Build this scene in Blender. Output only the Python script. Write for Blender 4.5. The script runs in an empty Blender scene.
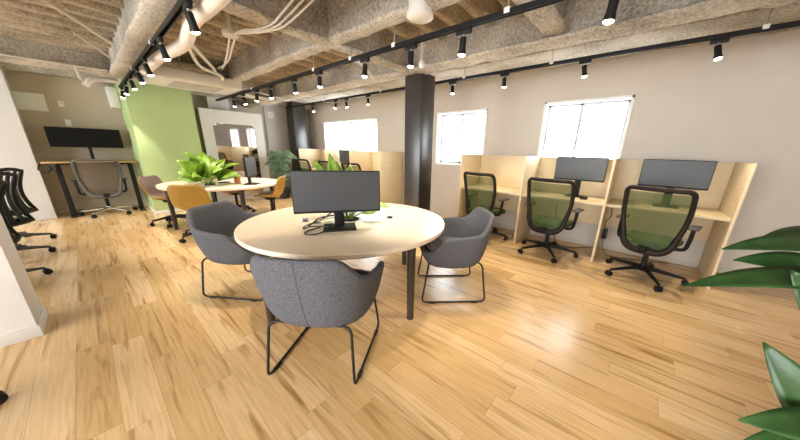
import bpy, bmesh, math, random
from mathutils import Vector, Matrix, noise
PI = math.pi
random.seed(7)
SC = bpy.context.scene
COL = SC.collection

# ------------------------------------------------------------------ materials
def new_mat(name):
    m = bpy.data.materials.new(name); m.use_nodes = True
    nt = m.node_tree
    b = nt.nodes.get('Principled BSDF')
    return m, nt, b

def N(nt, t, **kw):
    n = nt.nodes.new(t)
    for k, v in kw.items(): setattr(n, k, v)
    return n

def plain(name, col, rough=.5, metal=0, var=.08, scale=30, bump=0, spec=.5):
    m, nt, b = new_mat(name)
    tc = N(nt, 'ShaderNodeTexCoord')
    nz = N(nt, 'ShaderNodeTexNoise'); nz.inputs['Scale'].default_value = scale; nz.inputs['Detail'].default_value = 4
    nt.links.new(tc.outputs['Object'], nz.inputs['Vector'])
    r = N(nt, 'ShaderNodeValToRGB')
    r.color_ramp.elements[0].position = .3; r.color_ramp.elements[1].position = .7
    r.color_ramp.elements[0].color = [c * (1 - var) for c in col] + [1]
    r.color_ramp.elements[1].color = [min(1, c * (1 + var)) for c in col] + [1]
    nt.links.new(nz.outputs['Fac'], r.inputs['Fac']); nt.links.new(r.outputs['Color'], b.inputs['Base Color'])
    b.inputs['Roughness'].default_value = rough; b.inputs['Metallic'].default_value = metal
    b.inputs['Specular IOR Level'].default_value = spec
    if bump:
        bp = N(nt, 'ShaderNodeBump'); bp.inputs['Strength'].default_value = bump; bp.inputs['Distance'].default_value = .02
        nt.links.new(nz.outputs['Fac'], bp.inputs['Height']); nt.links.new(bp.outputs['Normal'], b.inputs['Normal'])
    return m

def emit(name, col, s):
    m, nt, b = new_mat(name)
    b.inputs['Base Color'].default_value = (.9, .9, .9, 1)
    b.inputs['Emission Color'].default_value = (*col, 1); b.inputs['Emission Strength'].default_value = s
    return m

def math_n(nt, op, a, bv=None):
    n = N(nt, 'ShaderNodeMath', operation=op)
    if hasattr(a, 'links'): nt.links.new(a, n.inputs[0])
    else: n.inputs[0].default_value = a
    if bv is not None:
        if hasattr(bv, 'links'): nt.links.new(bv, n.inputs[1])
        else: n.inputs[1].default_value = bv
    return n.outputs[0]

def floor_mat():
    m, nt, b = new_mat('plank_floor')
    geo = N(nt, 'ShaderNodeNewGeometry'); sx = N(nt, 'ShaderNodeSeparateXYZ')
    nt.links.new(geo.outputs['Position'], sx.inputs[0])
    x, y = sx.outputs[0], sx.outputs[1]
    W, Ln = .155, .92
    u = math_n(nt, 'DIVIDE', x, W); row = math_n(nt, 'FLOOR', u); fu = math_n(nt, 'FRACT', u)
    off = N(nt, 'ShaderNodeTexWhiteNoise', noise_dimensions='1D'); nt.links.new(row, off.inputs['W'])
    v = math_n(nt, 'ADD', math_n(nt, 'DIVIDE', y, Ln), off.outputs['Value'])
    cell = math_n(nt, 'FLOOR', v); fv = math_n(nt, 'FRACT', v)
    cmb = N(nt, 'ShaderNodeCombineXYZ'); nt.links.new(row, cmb.inputs[0]); nt.links.new(cell, cmb.inputs[1])
    wn = N(nt, 'ShaderNodeTexWhiteNoise', noise_dimensions='3D'); nt.links.new(cmb.outputs[0], wn.inputs['Vector'])
    # grain coordinates: shifted per plank, stretched along the board, warped
    sh = N(nt, 'ShaderNodeVectorMath', operation='SCALE'); nt.links.new(wn.outputs['Color'], sh.inputs[0]); sh.inputs['Scale'].default_value = 40
    ad = N(nt, 'ShaderNodeVectorMath', operation='ADD'); nt.links.new(geo.outputs['Position'], ad.inputs[0]); nt.links.new(sh.outputs[0], ad.inputs[1])
    mp = N(nt, 'ShaderNodeMapping'); mp.inputs['Scale'].default_value = (13, .75, 1)
    nt.links.new(ad.outputs[0], mp.inputs['Vector'])
    n1 = N(nt, 'ShaderNodeTexNoise'); n1.inputs['Scale'].default_value = 1.6; n1.inputs['Detail'].default_value = 3; n1.inputs['Distortion'].default_value = .7
    nt.links.new(mp.outputs[0], n1.inputs['Vector'])
    mp2 = N(nt, 'ShaderNodeMapping'); mp2.inputs['Scale'].default_value = (60, 2.5, 1)
    nt.links.new(ad.outputs[0], mp2.inputs['Vector'])
    n2 = N(nt, 'ShaderNodeTexNoise'); n2.inputs['Scale'].default_value = 1.5; n2.inputs['Detail'].default_value = 5
    nt.links.new(mp2.outputs[0], n2.inputs['Vector'])
    base = N(nt, 'ShaderNodeValToRGB')     # plank to plank
    e = base.color_ramp.elements
    e[0].position = 0; e[0].color = (.66, .43, .19, 1); e[1].position = 1; e[1].color = (.83, .60, .34, 1)
    k = base.color_ramp.elements.new(.55); k.color = (.75, .51, .255, 1)
    nt.links.new(wn.outputs['Value'], base.inputs['Fac'])
    st = N(nt, 'ShaderNodeValToRGB')       # broad heartwood streaks
    e = st.color_ramp.elements
    e[0].position = .28; e[0].color = (.52, .42, .27, 1); e[1].position = .46; e[1].color = (1, 1, 1, 1)
    nt.links.new(n1.outputs['Fac'], st.inputs['Fac'])
    fine = N(nt, 'ShaderNodeValToRGB')
    e = fine.color_ramp.elements
    e[0].position = .3; e[0].color = (.84, .80, .74, 1); e[1].position = .65; e[1].color = (1.05, 1.05, 1.05, 1)
    nt.links.new(n2.outputs['Fac'], fine.inputs['Fac'])
    m1 = N(nt, 'ShaderNodeMixRGB', blend_type='MULTIPLY'); m1.inputs[0].default_value = 1
    nt.links.new(base.outputs[0], m1.inputs[1]); nt.links.new(st.outputs[0], m1.inputs[2])
    m2 = N(nt, 'ShaderNodeMixRGB', blend_type='MULTIPLY'); m2.inputs[0].default_value = .8
    nt.links.new(m1.outputs[0], m2.inputs[1]); nt.links.new(fine.outputs[0], m2.inputs[2])
    # seams
    g1 = math_n(nt, 'LESS_THAN', fu, .018); g2 = math_n(nt, 'LESS_THAN', fv, .0035)
    gap = math_n(nt, 'MAXIMUM', g1, g2)
    m3 = N(nt, 'ShaderNodeMixRGB', blend_type='MULTIPLY'); m3.inputs[2].default_value = (.60, .5, .4, 1)
    nt.links.new(math_n(nt, 'MULTIPLY', gap, .55), m3.inputs[0]); nt.links.new(m2.outputs[0], m3.inputs[1])
    nt.links.new(m3.outputs[0], b.inputs['Base Color'])
    b.inputs['Roughness'].default_value = .24; b.inputs['Specular IOR Level'].default_value = .5
    bp = N(nt, 'ShaderNodeBump'); bp.inputs['Strength'].default_value = .08; bp.inputs['Distance'].default_value = .003
    nt.links.new(n2.outputs['Fac'], bp.inputs['Height']); nt.links.new(bp.outputs['Normal'], b.inputs['Normal'])
    return m

def wood_mat(name, c0, c1, axis=(1, 12, 12), rough=.45):
    m, nt, b = new_mat(name)
    tc = N(nt, 'ShaderNodeTexCoord'); mp = N(nt, 'ShaderNodeMapping'); mp.inputs['Scale'].default_value = axis
    nt.links.new(tc.outputs['Object'], mp.inputs['Vector'])
    n = N(nt, 'ShaderNodeTexNoise'); n.inputs['Scale'].default_value = 4; n.inputs['Detail'].default_value = 5; n.inputs['Distortion'].default_value = .5
    nt.links.new(mp.outputs[0], n.inputs['Vector'])
    r = N(nt, 'ShaderNodeValToRGB'); r.color_ramp.elements[0].position = .3; r.color_ramp.elements[1].position = .7
    r.color_ramp.elements[0].color = (*c0, 1); r.color_ramp.elements[1].color = (*c1, 1)
    nt.links.new(n.outputs['Fac'], r.inputs['Fac']); nt.links.new(r.outputs[0], b.inputs['Base Color'])
    b.inputs['Roughness'].default_value = rough
    return m

def spray_mat(name, c0, c1):
    m, nt, b = new_mat(name)
    tc = N(nt, 'ShaderNodeTexCoord')
    n = N(nt, 'ShaderNodeTexNoise'); n.inputs['Scale'].default_value = 42; n.inputs['Detail'].default_value = 9; n.inputs['Roughness'].default_value = .7
    n3 = N(nt, 'ShaderNodeTexNoise'); n3.inputs['Scale'].default_value = 2.2; n3.inputs['Detail'].default_value = 3
    nt.links.new(tc.outputs['Object'], n.inputs['Vector']); nt.links.new(tc.outputs['Object'], n3.inputs['Vector'])
    a = math_n(nt, 'ADD', math_n(nt, 'MULTIPLY', n.outputs['Fac'], .65), math_n(nt, 'MULTIPLY', n3.outputs['Fac'], .35))
    r = N(nt, 'ShaderNodeValToRGB'); r.color_ramp.elements[0].position = .36; r.color_ramp.elements[1].position = .6
    r.color_ramp.elements[0].color = (*c0, 1); r.color_ramp.elements[1].color = (*c1, 1)
    nt.links.new(a, r.inputs['Fac']); nt.links.new(r.outputs[0], b.inputs['Base Color'])
    b.inputs['Roughness'].default_value = .95; b.inputs['Specular IOR Level'].default_value = .1
    bp = N(nt, 'ShaderNodeBump'); bp.inputs['Strength'].default_value = .9; bp.inputs['Distance'].default_value = .025
    nt.links.new(n.outputs['Fac'], bp.inputs['Height']); nt.links.new(bp.outputs['Normal'], b.inputs['Normal'])
    return m

def mesh_fabric(name, col, alpha):
    m, nt, b = new_mat(name)
    b.inputs['Base Color'].default_value = (*col, 1); b.inputs['Roughness'].default_value = .6
    tc = N(nt, 'ShaderNodeTexCoord'); v = N(nt, 'ShaderNodeTexNoise'); v.inputs['Scale'].default_value = 300
    nt.links.new(tc.outputs['Object'], v.inputs['Vector'])
    al = math_n(nt, 'ADD', math_n(nt, 'MULTIPLY', v.outputs['Fac'], .2), alpha - .1)
    nt.links.new(al, b.inputs['Alpha'])
    return m

def leaf_mat(name, dark, light, rough=.35):
    m, nt, b = new_mat(name)
    uv = N(nt, 'ShaderNodeTexCoord'); n = N(nt, 'ShaderNodeTexNoise'); n.inputs['Scale'].default_value = 9; n.inputs['Detail'].default_value = 3
    nt.links.new(uv.outputs['Object'], n.inputs['Vector'])
    r = N(nt, 'ShaderNodeValToRGB'); r.color_ramp.elements[0].position = .32; r.color_ramp.elements[1].position = .68
    r.color_ramp.elements[0].color = (*dark, 1); r.color_ramp.elements[1].color = (*light, 1)
    nt.links.new(n.outputs['Fac'], r.inputs['Fac']); nt.links.new(r.outputs[0], b.inputs['Base Color'])
    b.inputs['Roughness'].default_value = rough
    b.inputs['Subsurface Weight'].default_value = 0
    return m

M = {}
M['floor'] = floor_mat()
M['wall'] = plain('wall_plaster', (.56, .505, .44), .8, var=.03, scale=3)
M['endwall'] = plain('end_wall_plaster', (.53, .45, .355), .8, var=.03, scale=3)
M['whitewall'] = plain('white_wall', (.70, .675, .64), .7, var=.02)
M['white'] = plain('white_paint', (.80, .78, .75), .6, var=.02)
M['sash'] = plain('gray_aluminium_sash', (.34, .35, .36), .5, var=.03)
M['whitegloss'] = plain('white_plastic', (.82, .81, .78), .35, var=.02)
M['green_wall'] = plain('green_paint', (.47, .60, .27), .7, var=.03, scale=3)
M['graywall'] = plain('gray_paint', (.58, .56, .55), .7, var=.03, scale=3)
M['column'] = plain('charcoal_panel', (.034, .030, .030), .30, var=.1, scale=6, spec=.7)
M['black'] = plain('black_plastic', (.012, .011, .011), .5, var=.15, spec=.22)
M['chairframe'] = plain('dark_brown_frame', (.018, .013, .010), .5, var=.1, spec=.22)
M['blackmetal'] = plain('black_metal', (.018, .016, .015), .45, var=.15, spec=.3)
M['brownmetal'] = plain('bronze_brown_metal', (.040, .028, .021), .4, var=.1, spec=.4)
M['screen'] = plain('dark_screen', (.058, .061, .067), .38, var=.03, scale=3, spec=.35)
M['dark_reflection_screen'] = plain('dark_reflection_screen', (.010, .010, .010), .4, var=.03, scale=3, spec=.12)  # darker screen copy, the dark room it reflects is put into the colour
M['table'] = wood_mat('pale_maple_laminate', (.77, .65, .50), (.82, .71, .56), (1.2, 8, 8), .32)
M['booth'] = wood_mat('light_birch_laminate', (.72, .57, .35), (.77, .63, .41), (1, 1, 6), .5)
M['deskwood'] = wood_mat('oak_top', (.52, .33, .14), (.62, .42, .2), (1, 10, 10), .45)
M['fabric'] = plain('charcoal_wool', (.105, .106, .118), .95, var=.45, scale=160, bump=.25, spec=.15)
M['fabric_seam'] = plain('seam_thread', (.055, .055, .062), .9)
M['greencushion'] = plain('green_seat_fabric', (.055, .095, .014), .9, var=.2, scale=120, bump=.1)
M['greenmesh'] = mesh_fabric('green_back_mesh', (.050, .090, .014), .68)
M['palegreen'] = plain('pale_green_fabric', (.42, .55, .33), .9, var=.1, scale=100)
M['graymesh'] = mesh_fabric('gray_back_mesh', (.13, .10, .075), .80)
M['grayframe'] = plain('gray_frame_plastic', (.09, .085, .085), .45)
M['chrome'] = plain('polished_aluminium', (.75, .75, .76), .2, metal=1, var=.02)
M['darkgray'] = plain('dark_gray_nylon', (.075, .075, .08), .45)
M['ochre'] = plain('ochre_leather', (.40, .23, .035), .5, var=.1, scale=20)
M['mauve'] = plain('mauve_pad_fabric', (.27, .19, .165), .85, var=.12, scale=90)
M['spray'] = spray_mat('sprayed_fireproofing', (.24, .21, .17), (.76, .70, .61))
M['deck'] = spray_mat('sprayed_deck', (.21, .165, .12), (.66, .57, .44))
M['pipe'] = plain('white_pipe', (.66, .62, .56), .5, var=.05, scale=8)
M['duct'] = plain('wrapped_duct', (.70, .63, .55), .7, var=.06, scale=8, bump=.2)
M['steelgray'] = plain('gray_grille', (.42, .40, .37), .6, var=.05)
M['steel'] = plain('galvanised_steel', (.42, .42, .42), .4, metal=.6, var=.1)
M['mirror'] = plain('silvered_mirror', (.40, .375, .36), .03, metal=1, var=0)
M['olive'] = plain('olive_edge', (.22, .17, .06), .6)
M['leaf'] = leaf_mat('bright_leaf', (.11, .23, .02), (.29, .45, .05))
M['darkleaf'] = leaf_mat('deep_green_leaf', (.012, .045, .010), (.045, .115, .030), .38)
M['palmleaf'] = leaf_mat('gray_green_leaf', (.11, .19, .09), (.27, .38, .22), .5)
M['pot'] = plain('dark_pot', (.03, .03, .032), .6)
M['soil'] = plain('potting_soil', (.05, .03, .02), .95, var=.4, scale=60, bump=.5)
M['cable'] = plain('black_cable', (.012, .012, .012), .5)
M['lamp_warm'] = emit('lit_lamp_warm', (1, .80, .50), 14)
M['lamp_white'] = emit('lit_lamp_white', (1, .95, .86), 14)
M['amber'] = plain('amber_paper', (.5, .2, .05), .6)

def glass_mat():
    m, nt, b = new_mat('window_glass')
    nt.nodes.remove(b)
    out = nt.nodes['Material Output']
    t = N(nt, 'ShaderNodeBsdfTransparent'); t.inputs[0].default_value = (.96, .98, .98, 1)
    g = N(nt, 'ShaderNodeBsdfGlossy'); g.inputs['Roughness'].default_value = .05
    mx = N(nt, 'ShaderNodeMixShader'); mx.inputs[0].default_value = .06
    nt.links.new(t.outputs[0], mx.inputs[1]); nt.links.new(g.outputs[0], mx.inputs[2]); nt.links.new(mx.outputs[0], out.inputs['Surface'])
    return m
M['glass'] = glass_mat()

# ------------------------------------------------------------------ mesh helpers
def box(bm, x0, x1, y0, y1, z0, z1, mat=None):
    vs = [bm.verts.new(p) for p in ((x0, y0, z0), (x1, y0, z0), (x1, y1, z0), (x0, y1, z0), (x0, y0, z1), (x1, y0, z1), (x1, y1, z1), (x0, y1, z1))]
    if mat is not None:
        for v in vs: v.co = mat @ v.co
    for f in ((0, 3, 2, 1), (4, 5, 6, 7), (0, 1, 5, 4), (1, 2, 6, 5), (2, 3, 7, 6), (3, 0, 4, 7)):
        bm.faces.new([vs[i] for i in f])

def rbox(bm, x0, x1, y0, y1, z0, z1, r=.01, seg=3):
    """box with rounded edges"""
    t = bmesh.new(); box(t, x0, x1, y0, y1, z0, z1)
    bmesh.ops.bevel(t, geom=t.edges[:], offset=r, segments=seg, affect='EDGES', profile=.5)
    me = bpy.data.meshes.new('tmp'); t.to_mesh(me); bm.from_mesh(me); t.free(); bpy.data.meshes.remove(me)

def frame_of(d):
    d = d.normalized()
    a = Vector((0, 0, 1)) if abs(d.z) < .9 else Vector((1, 0, 0))
    u = d.cross(a).normalized(); return u, d.cross(u).normalized()

def tube(bm, pts, r, seg=8, closed=False, radii=None, caps=True, flat=1.0):
    pts = [Vector(p) for p in pts]; n = len(pts); rings = []
    u = None
    for i, p in enumerate(pts):
        if closed: d = (pts[(i + 1) % n] - pts[i - 1])
        else: d = pts[min(i + 1, n - 1)] - pts[max(i - 1, 0)]
        if d.length < 1e-9: d = Vector((0, 0, 1))
        d.normalize()
        if u is None: u, w = frame_of(d)
        else:
            u = (u - d * u.dot(d))
            if u.length < 1e-6: u, w = frame_of(d)
            u.normalize(); w = d.cross(u)
        rr = radii[i] if radii else r
        rings.append([bm.verts.new(p + (u * math.cos(2 * PI * k / seg) * flat + w * math.sin(2 * PI * k / seg)) * rr) for k in range(seg)])
    m = n if closed else n - 1
    for i in range(m):
        a, b2 = rings[i], rings[(i + 1) % n]
        for k in range(seg):
            bm.faces.new((a[k], a[(k + 1) % seg], b2[(k + 1) % seg], b2[k]))
    if caps and not closed:
        bm.faces.new(rings[0][::-1]); bm.faces.new(rings[-1])

def cyl(bm, p0, p1, r0, r1=None, seg=20):
    tube(bm, [p0, p1], r0, seg, radii=[r0, r0 if r1 is None else r1])

def lathe(bm, prof, seg=32, c=(0, 0, 0)):
    rings = []
    for r, z in prof:
        if r < 1e-6: rings.append([bm.verts.new((c[0], c[1], c[2] + z))])
        else: rings.append([bm.verts.new((c[0] + r * math.cos(2 * PI * k / seg), c[1] + r * math.sin(2 * PI * k / seg), c[2] + z)) for k in range(seg)])
    for a, b in zip(rings, rings[1:]):
        for k in range(seg):
            k2 = (k + 1) % seg
            if len(a) == 1 and len(b) == 1: continue
            if len(a) == 1: bm.faces.new((a[0], b[k2], b[k]))
            elif len(b) == 1: bm.faces.new((a[k], a[k2], b[0]))
            else: bm.faces.new((a[k], a[k2], b[k2], b[k]))

def spline(pts, n=8):
    P = [Vector(p) for p in pts]; out = []
    for i in range(len(P) - 1):
        p0 = P[max(i - 1, 0)]; p1 = P[i]; p2 = P[i + 1]; p3 = P[min(i + 2, len(P) - 1)]
        for k in range(n):
            t = k / n
            out.append(.5 * ((2 * p1) + (p2 - p0) * t + (2 * p0 - 5 * p1 + 4 * p2 - p3) * t * t + (3 * p1 - p0 - 3 * p2 + p3) * t ** 3))
    out.append(P[-1]); return out

def round_path(pts, r, n=5):
    P = [Vector(p) for p in pts]; out = [P[0]]
    for i in range(1, len(P) - 1):
        a = (P[i - 1] - P[i]); b = (P[i + 1] - P[i])
        rr = min(r, a.length * .45, b.length * .45); a.normalize(); b.normalize()
        s, e = P[i] + a * rr, P[i] + b * rr
        for k in range(n + 1):
            t = k / n
            out.append(s * (1 - t) ** 2 + P[i] * 2 * t * (1 - t) + e * t * t)
    out.append(P[-1]); return out

def obj(name, bm, mat, parent=None, smooth=True, ang=.7, bevel=0):
    bmesh.ops.recalc_face_normals(bm, faces=bm.faces[:])
    if bevel:
        es = [e for e in bm.edges if len(e.link_faces) == 2 and e.calc_face_angle(0) > .6]
        bmesh.ops.bevel(bm, geom=es, offset=bevel, segments=2, affect='EDGES', profile=.5)
    if smooth:
        for f in bm.faces: f.smooth = True
        for e in bm.edges:
            if len(e.link_faces) == 2 and e.calc_face_angle(0) > ang: e.smooth = False
    me = bpy.data.meshes.new(name); bm.to_mesh(me); bm.free()
    me.materials.append(mat)
    o = bpy.data.objects.new(name, me); COL.objects.link(o)
    if parent is not None: o.parent = parent
    return o

def bobj(name, mat, parent, *boxes, bevel=0, r=0):
    bm = bmesh.new()
    for b in boxes:
        if r: rbox(bm, *b, r=r)
        else: box(bm, *b)
    return obj(name, bm, mat, parent, smooth=bool(bevel or r), bevel=bevel)

def tag(o, label, cat, group=None):
    o['label'] = label; o['category'] = cat
    if group: o['group'] = group
    return o

def thing(name, label, cat, loc=(0, 0, 0), rz=0, group=None):
    o = bpy.data.objects.new(name, None); COL.objects.link(o)
    o.empty_display_size = .1
    o.location = loc; o.rotation_euler = (0, 0, rz)
    return tag(o, label, cat, group)

def struct(o):
    o['kind'] = 'structure'; return o

def dup(root, label, loc=None, rz=None, group=None):
    def rec(o, par):
        c = o.copy(); COL.objects.link(c)
        if par is not None: c.parent = par
        for ch in list(o.children): rec(ch, c)
        return c
    r = rec(root, None); r['label'] = label
    if loc is not None: r.location = loc
    if rz is not None: r.rotation_euler = (0, 0, rz)
    if group: r['group'] = group
    return r

def face(fx, fy): return math.atan2(fy, fx) - PI / 2     # local +Y looks along (fx, fy)

# ------------------------------------------------------------------ camera
cd = bpy.data.cameras.new('camera'); cam = bpy.data.objects.new('camera', cd); COL.objects.link(cam)
R0 = Vector((0.63676166, -0.77064126, 0.02542899)); R1 = Vector((-0.20791277, -0.20336396, -0.95677342)); R2 = Vector((0.74250041, 0.60394962, -0.28972053))
mw = Matrix((( R0.x, -R1.x, -R2.x, 0), (R0.y, -R1.y, -R2.y, 0), (R0.z, -R1.z, -R2.z, 1.36), (0, 0, 0, 1)))
cam.matrix_world = mw
cd.sensor_fit = 'HORIZONTAL'; cd.sensor_width = 36; cd.lens = 265.263 / 800 * 36
cd.shift_x = -17.964 / 800; cd.shift_y = 10.911 / 800; cd.clip_start = .02
SC.camera = cam

# ------------------------------------------------------------------ room shell
WX, FY = 4.75, 8.5            # window wall plane, end wall plane
TOP = 2.86
X0, Y0 = -4.2, -2.6
struct(bobj('floor', M['floor'], None, (X0, WX + .2, Y0, FY + .2, -.1, 0)))
wins = [(.26, 1.38, 1.09, 2.13), (2.33, 3.44, 1.09, 2.11), (5.22, 7.60, 1.09, 2.10)]
bm = bmesh.new()
ys = Y0
for (a, b, z0, z1) in wins:
    box(bm, WX, WX + .2, ys, a, 0, TOP)
    box(bm, WX, WX + .2, a, b, 0, z0); box(bm, WX, WX + .2, a, b, z1, TOP)
    ys = b
box(bm, WX, WX + .2, ys, FY + .2, 0, TOP)
struct(obj('wall_right', bm, M['wall'], smooth=False))
struct(bobj('wall_back', M['endwall'], None, (X0, 3.46, FY, FY + .2, 0, TOP)))
struct(bobj('wall_back_right', M['graywall'], None, (3.46, WX, FY - .03, FY + .2, 0, TOP)))
struct(bobj('wall_green', M['green_wall'], None, (.685, 1.64, 7.38, FY, 0, TOP)))
struct(bobj('wall_left_near', M['whitewall'], None, (X0, -.47, 3.13, 3.5, 0, TOP)))
struct(bobj('wall_left_far', M['whitewall'], None, (X0, -.555, 8.14, FY, 0, TOP)))
struct(bobj('baseboard_right', M['wall'], None, (WX - .012, WX, Y0, FY - .03, 0, .07), bevel=.003))
struct(bobj('baseboard_left_near', M['white'], None, (X0, -.458, 3.118, 3.51, 0, .085), bevel=.004))
struct(bobj('baseboard_back', M['endwall'], None, (-.555, .685, FY - .012, FY, 0, .06), bevel=.003))
struct(bobj('baseboard_green', M['white'], None, (.673, 1.65, 7.368, FY - .013, 0, .06), bevel=.003))
struct(bobj('wall_front', M['wall'], None, (X0, WX + .2, Y0 - .2, Y0, 0, TOP)))
# left side of the room, out of frame: a wall whose wide openings are added to let daylight in
lw = [(-2.3, .1, .3, 2.55), (.3, 2.9, .3, 2.55), (4.6, 7.4, .5, 2.4)]
bm = bmesh.new(); ys = Y0
for (a, b, z0, z1) in lw:
    box(bm, X0 - .2, X0, ys, a, 0, TOP); box(bm, X0 - .2, X0, a, b, 0, z0); box(bm, X0 - .2, X0, a, b, z1, TOP); ys = b
box(bm, X0 - .2, X0, ys, FY + .2, 0, TOP)
struct(obj('wall_left', bm, M['wall'], smooth=False))
# portals only guide the sampling of daylight through the openings
for (x, d, lst) in ((WX + .19, -1, wins), (X0 - .19, 1, lw)):
    for (a, b, z0, z1) in lst:
        L = bpy.data.lights.new('window_portal', 'AREA'); L.shape = 'RECTANGLE'; L.size = z1 - z0; L.size_y = b - a
        L.cycles.is_portal = True
        lo = bpy.data.objects.new('window_portal', L); COL.objects.link(lo)
        lo.location = (x, (a + b) / 2, (z0 + z1) / 2); lo.rotation_euler = (0, -d * PI / 2, 0)
# windows: white surround, two sliding sashes, glass
for i, (a, b, z0, z1) in enumerate(wins):
    bm = bmesh.new(); t = .035
    for q in ((a, a + t, z0, z1), (b - t, b, z0, z1), (a, b, z0, z0 + t), (a, b, z1 - t, z1)):
        box(bm, WX - .012, WX + .16, q[0], q[1], q[2], q[3])
    w = struct(obj('window_%d' % (i + 1), bm, M['white'], smooth=False, bevel=.004))
    mid = (a + b) / 2 + (.02 if i else .05)
    for (p, q, x) in ((a + t, mid + .02, WX + .105), (mid - .02, b - t, WX + .135)):
        bm = bmesh.new(); s = .032
        for c in ((p, p + s, z0 + t, z1 - t), (q - s, q, z0 + t, z1 - t), (p, q, z0 + t, z0 + t + s + .01), (p, q, z1 - t - s, z1 - t)):
            box(bm, x, x + .024, c[0], c[1], c[2], c[3])
        sh = obj('sash', bm, M['sash'], w, smooth=False)
        bobj('pane', M['glass'], sh, (x + .010, x + .014, p + s, q - s, z0 + t + s, z1 - t - s))
    bobj('latch', M['steel'], w, (WX + .085, WX + .105, mid - .02, mid + .01, z0 + .30, z0 + .36), bevel=.004)

# ------------------------------------------------------------------ ceiling: ribbed deck, beams, all sprayed
def rough(v, amp, f):
    return v + noise.noise_vector(Vector(v) * f) * amp
bm = bmesh.new()
PER = .30; prof = [(.0, 2.735), (.085, 2.735), (.115, 2.665), (.27, 2.665), (.30, 2.735)]
rows = []
y = Y0
while y < FY + .3:
    for (dy, z) in ((0, 2.80), (.075, 2.81), (.145, 2.80), (.165, 2.68), (.18, 2.625), (.26, 2.62), (.28, 2.66)):
        rows.append((y + dy, z))
    y += PER
xs = [X0 + k * .10 for k in range(int((WX + .2 - X0) / .10) + 2)]
grid = [[bm.verts.new(rough(Vector((x, yy, z)), .009, 6)) for x in xs] for yy, z in rows]
for a, b in zip(grid, grid[1:]):
    for k in range(len(xs) - 1): bm.faces.new((a[k], a[k + 1], b[k + 1], b[k]))
obj('ceiling', bm, M['deck'], ang=3)['kind'] = 'structure'
# closed lid over the deck so that no daylight leaks in
struct(bobj('ceiling_slab', M['deck'], None, (X0, WX + .2, Y0, FY + .2, 2.86, 2.95)))

def beam(name, axis, c, a, b, zb, wf=.30, ww=.10, tf=.03, ztop=2.78, mat='spray'):
    """I-beam covered with lumpy sprayed coat; axis 'x' or 'y', c = centre line, from a to b"""
    prof = [(-wf / 2, zb + tf), (-wf / 2, zb + .02), (-wf / 2 + .02, zb), (0, zb - .004), (wf / 2 - .02, zb), (wf / 2, zb + .02), (wf / 2, zb + tf),
            (ww / 2 + .02, zb + tf + .015), (ww / 2, zb + tf + .05), (ww / 2 + .01, ztop), (-ww / 2 - .01, ztop), (-ww / 2, zb + tf + .05), (-ww / 2 - .02, zb + tf + .015)]
    bm = bmesh.new(); n = int((b - a) / .05); rings = []
    for i in range(n + 1):
        s = a + (b - a) * i / n
        ring = []
        for (d, z) in prof:
            p = Vector((s, c + d, z)) if axis == 'x' else Vector((c + d, s, z))
            p = p + noise.noise_vector(p * 9) * .012 + noise.noise_vector(p * 2.1) * .012
            ring.append(bm.verts.new(p))
        rings.append(ring)
    for r, q in zip(rings, rings[1:]):
        for k in range(len(prof)):
            k2 = (k + 1) % len(prof); bm.faces.new((r[k], r[k2], q[k2], q[k]))
    bm.faces.new(rings[0]); bm.faces.new(rings[-1][::-1])
    return struct(obj(name, bm, M[mat], ang=1.2))
beam('ceiling_beam', 'y', .61, Y0, 6.6, 2.36, wf=.20)
beam('ceiling_beam', 'y', 1.83, Y0, 6.6, 2.36, wf=.15)
beam('ceiling_beam', 'y', 3.05, Y0, FY, 2.35, wf=.26)
beam('ceiling_beam', 'x', 2.68, X0, 3.1, 2.35, wf=.16)
beam('ceiling_beam', 'x', 6.70, X0, 3.1, 2.35, wf=.30)
beam('ceiling_beam', 'x', .86, 1.83, 3.1, 2.40, wf=.22)
beam('ceiling_beam', 'x', 8.38, X0, WX, 2.47, wf=.24, tf=.2)
beam('ceiling_beam', 'y', 4.36, Y0, FY, 2.595, wf=.76, tf=.12)

# ------------------------------------------------------------------ columns
for x, y, w, zt in ((3.07, 2.50, .30, 2.36), (4.02, 7.96, .38, 2.60)):
    struct(bobj('column', M['column'], None, (x, x + w, y, y + w, 0, zt), bevel=.006))

# ------------------------------------------------------------------ services under the ceiling
bm = bmesh.new()
pth = spline([(.775, -.5, 2.285), (.77, 1.7, 2.285), (.765, 2.5, 2.28), (.76, 2.95, 2.285), (.83, 3.65, 2.28), (.77, 4.4, 2.285), (.75, 5.4, 2.285)], 14)
tube(bm, pth, .053, 20)
tag(obj('air_duct', bm, M['duct']), 'round pale wrapped duct running along the ceiling beside the left lighting track', 'duct')

def pipe(label, pts, r, name='conduit', mat='pipe', sm=True, cat='pipe'):
    bm = bmesh.new(); tube(bm, spline(pts, 8) if sm else round_path(pts, .06), r, 10)
    return tag(obj(name, bm, M[mat]), label, cat)
pipe('thin white pipe crossing the ceiling in front of the end wall', [(-3, 5.95, 2.30), (-.6, 5.97, 2.30), (.45, 6.0, 2.31)], .014)
pipe('white pipe slanting down across the ribbed ceiling at top left', [(-.25, 3.4, 2.45), (.15, 4.3, 2.47), (.47, 5.0, 2.45)], .016)
pipe('thin white pipe from the ceiling ribs to the left beam', [(.2, 4.9, 2.45), (.35, 5.15, 2.40), (.47, 5.4, 2.36)], .010)
pipe('short white drop pipe under the thin pipe on the left', [(.16, 6.0, 2.30), (.19, 6.35, 2.22), (.22, 6.6, 2.2)], .012)
pipe('bent white drain pipe above the standing desk wall', [(.62, 7.0, 2.33), (.40, 7.0, 2.32), (.31, 7.0, 2.29), (.24, 7.02, 2.20)], .04)
pipe('white pipe running behind the duct to the air conditioner', [(1.0, 4.1, 2.42), (1.3, 4.7, 2.40), (1.5, 5.2, 2.42), (1.68, 5.9, 2.42)], .022)
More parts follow.
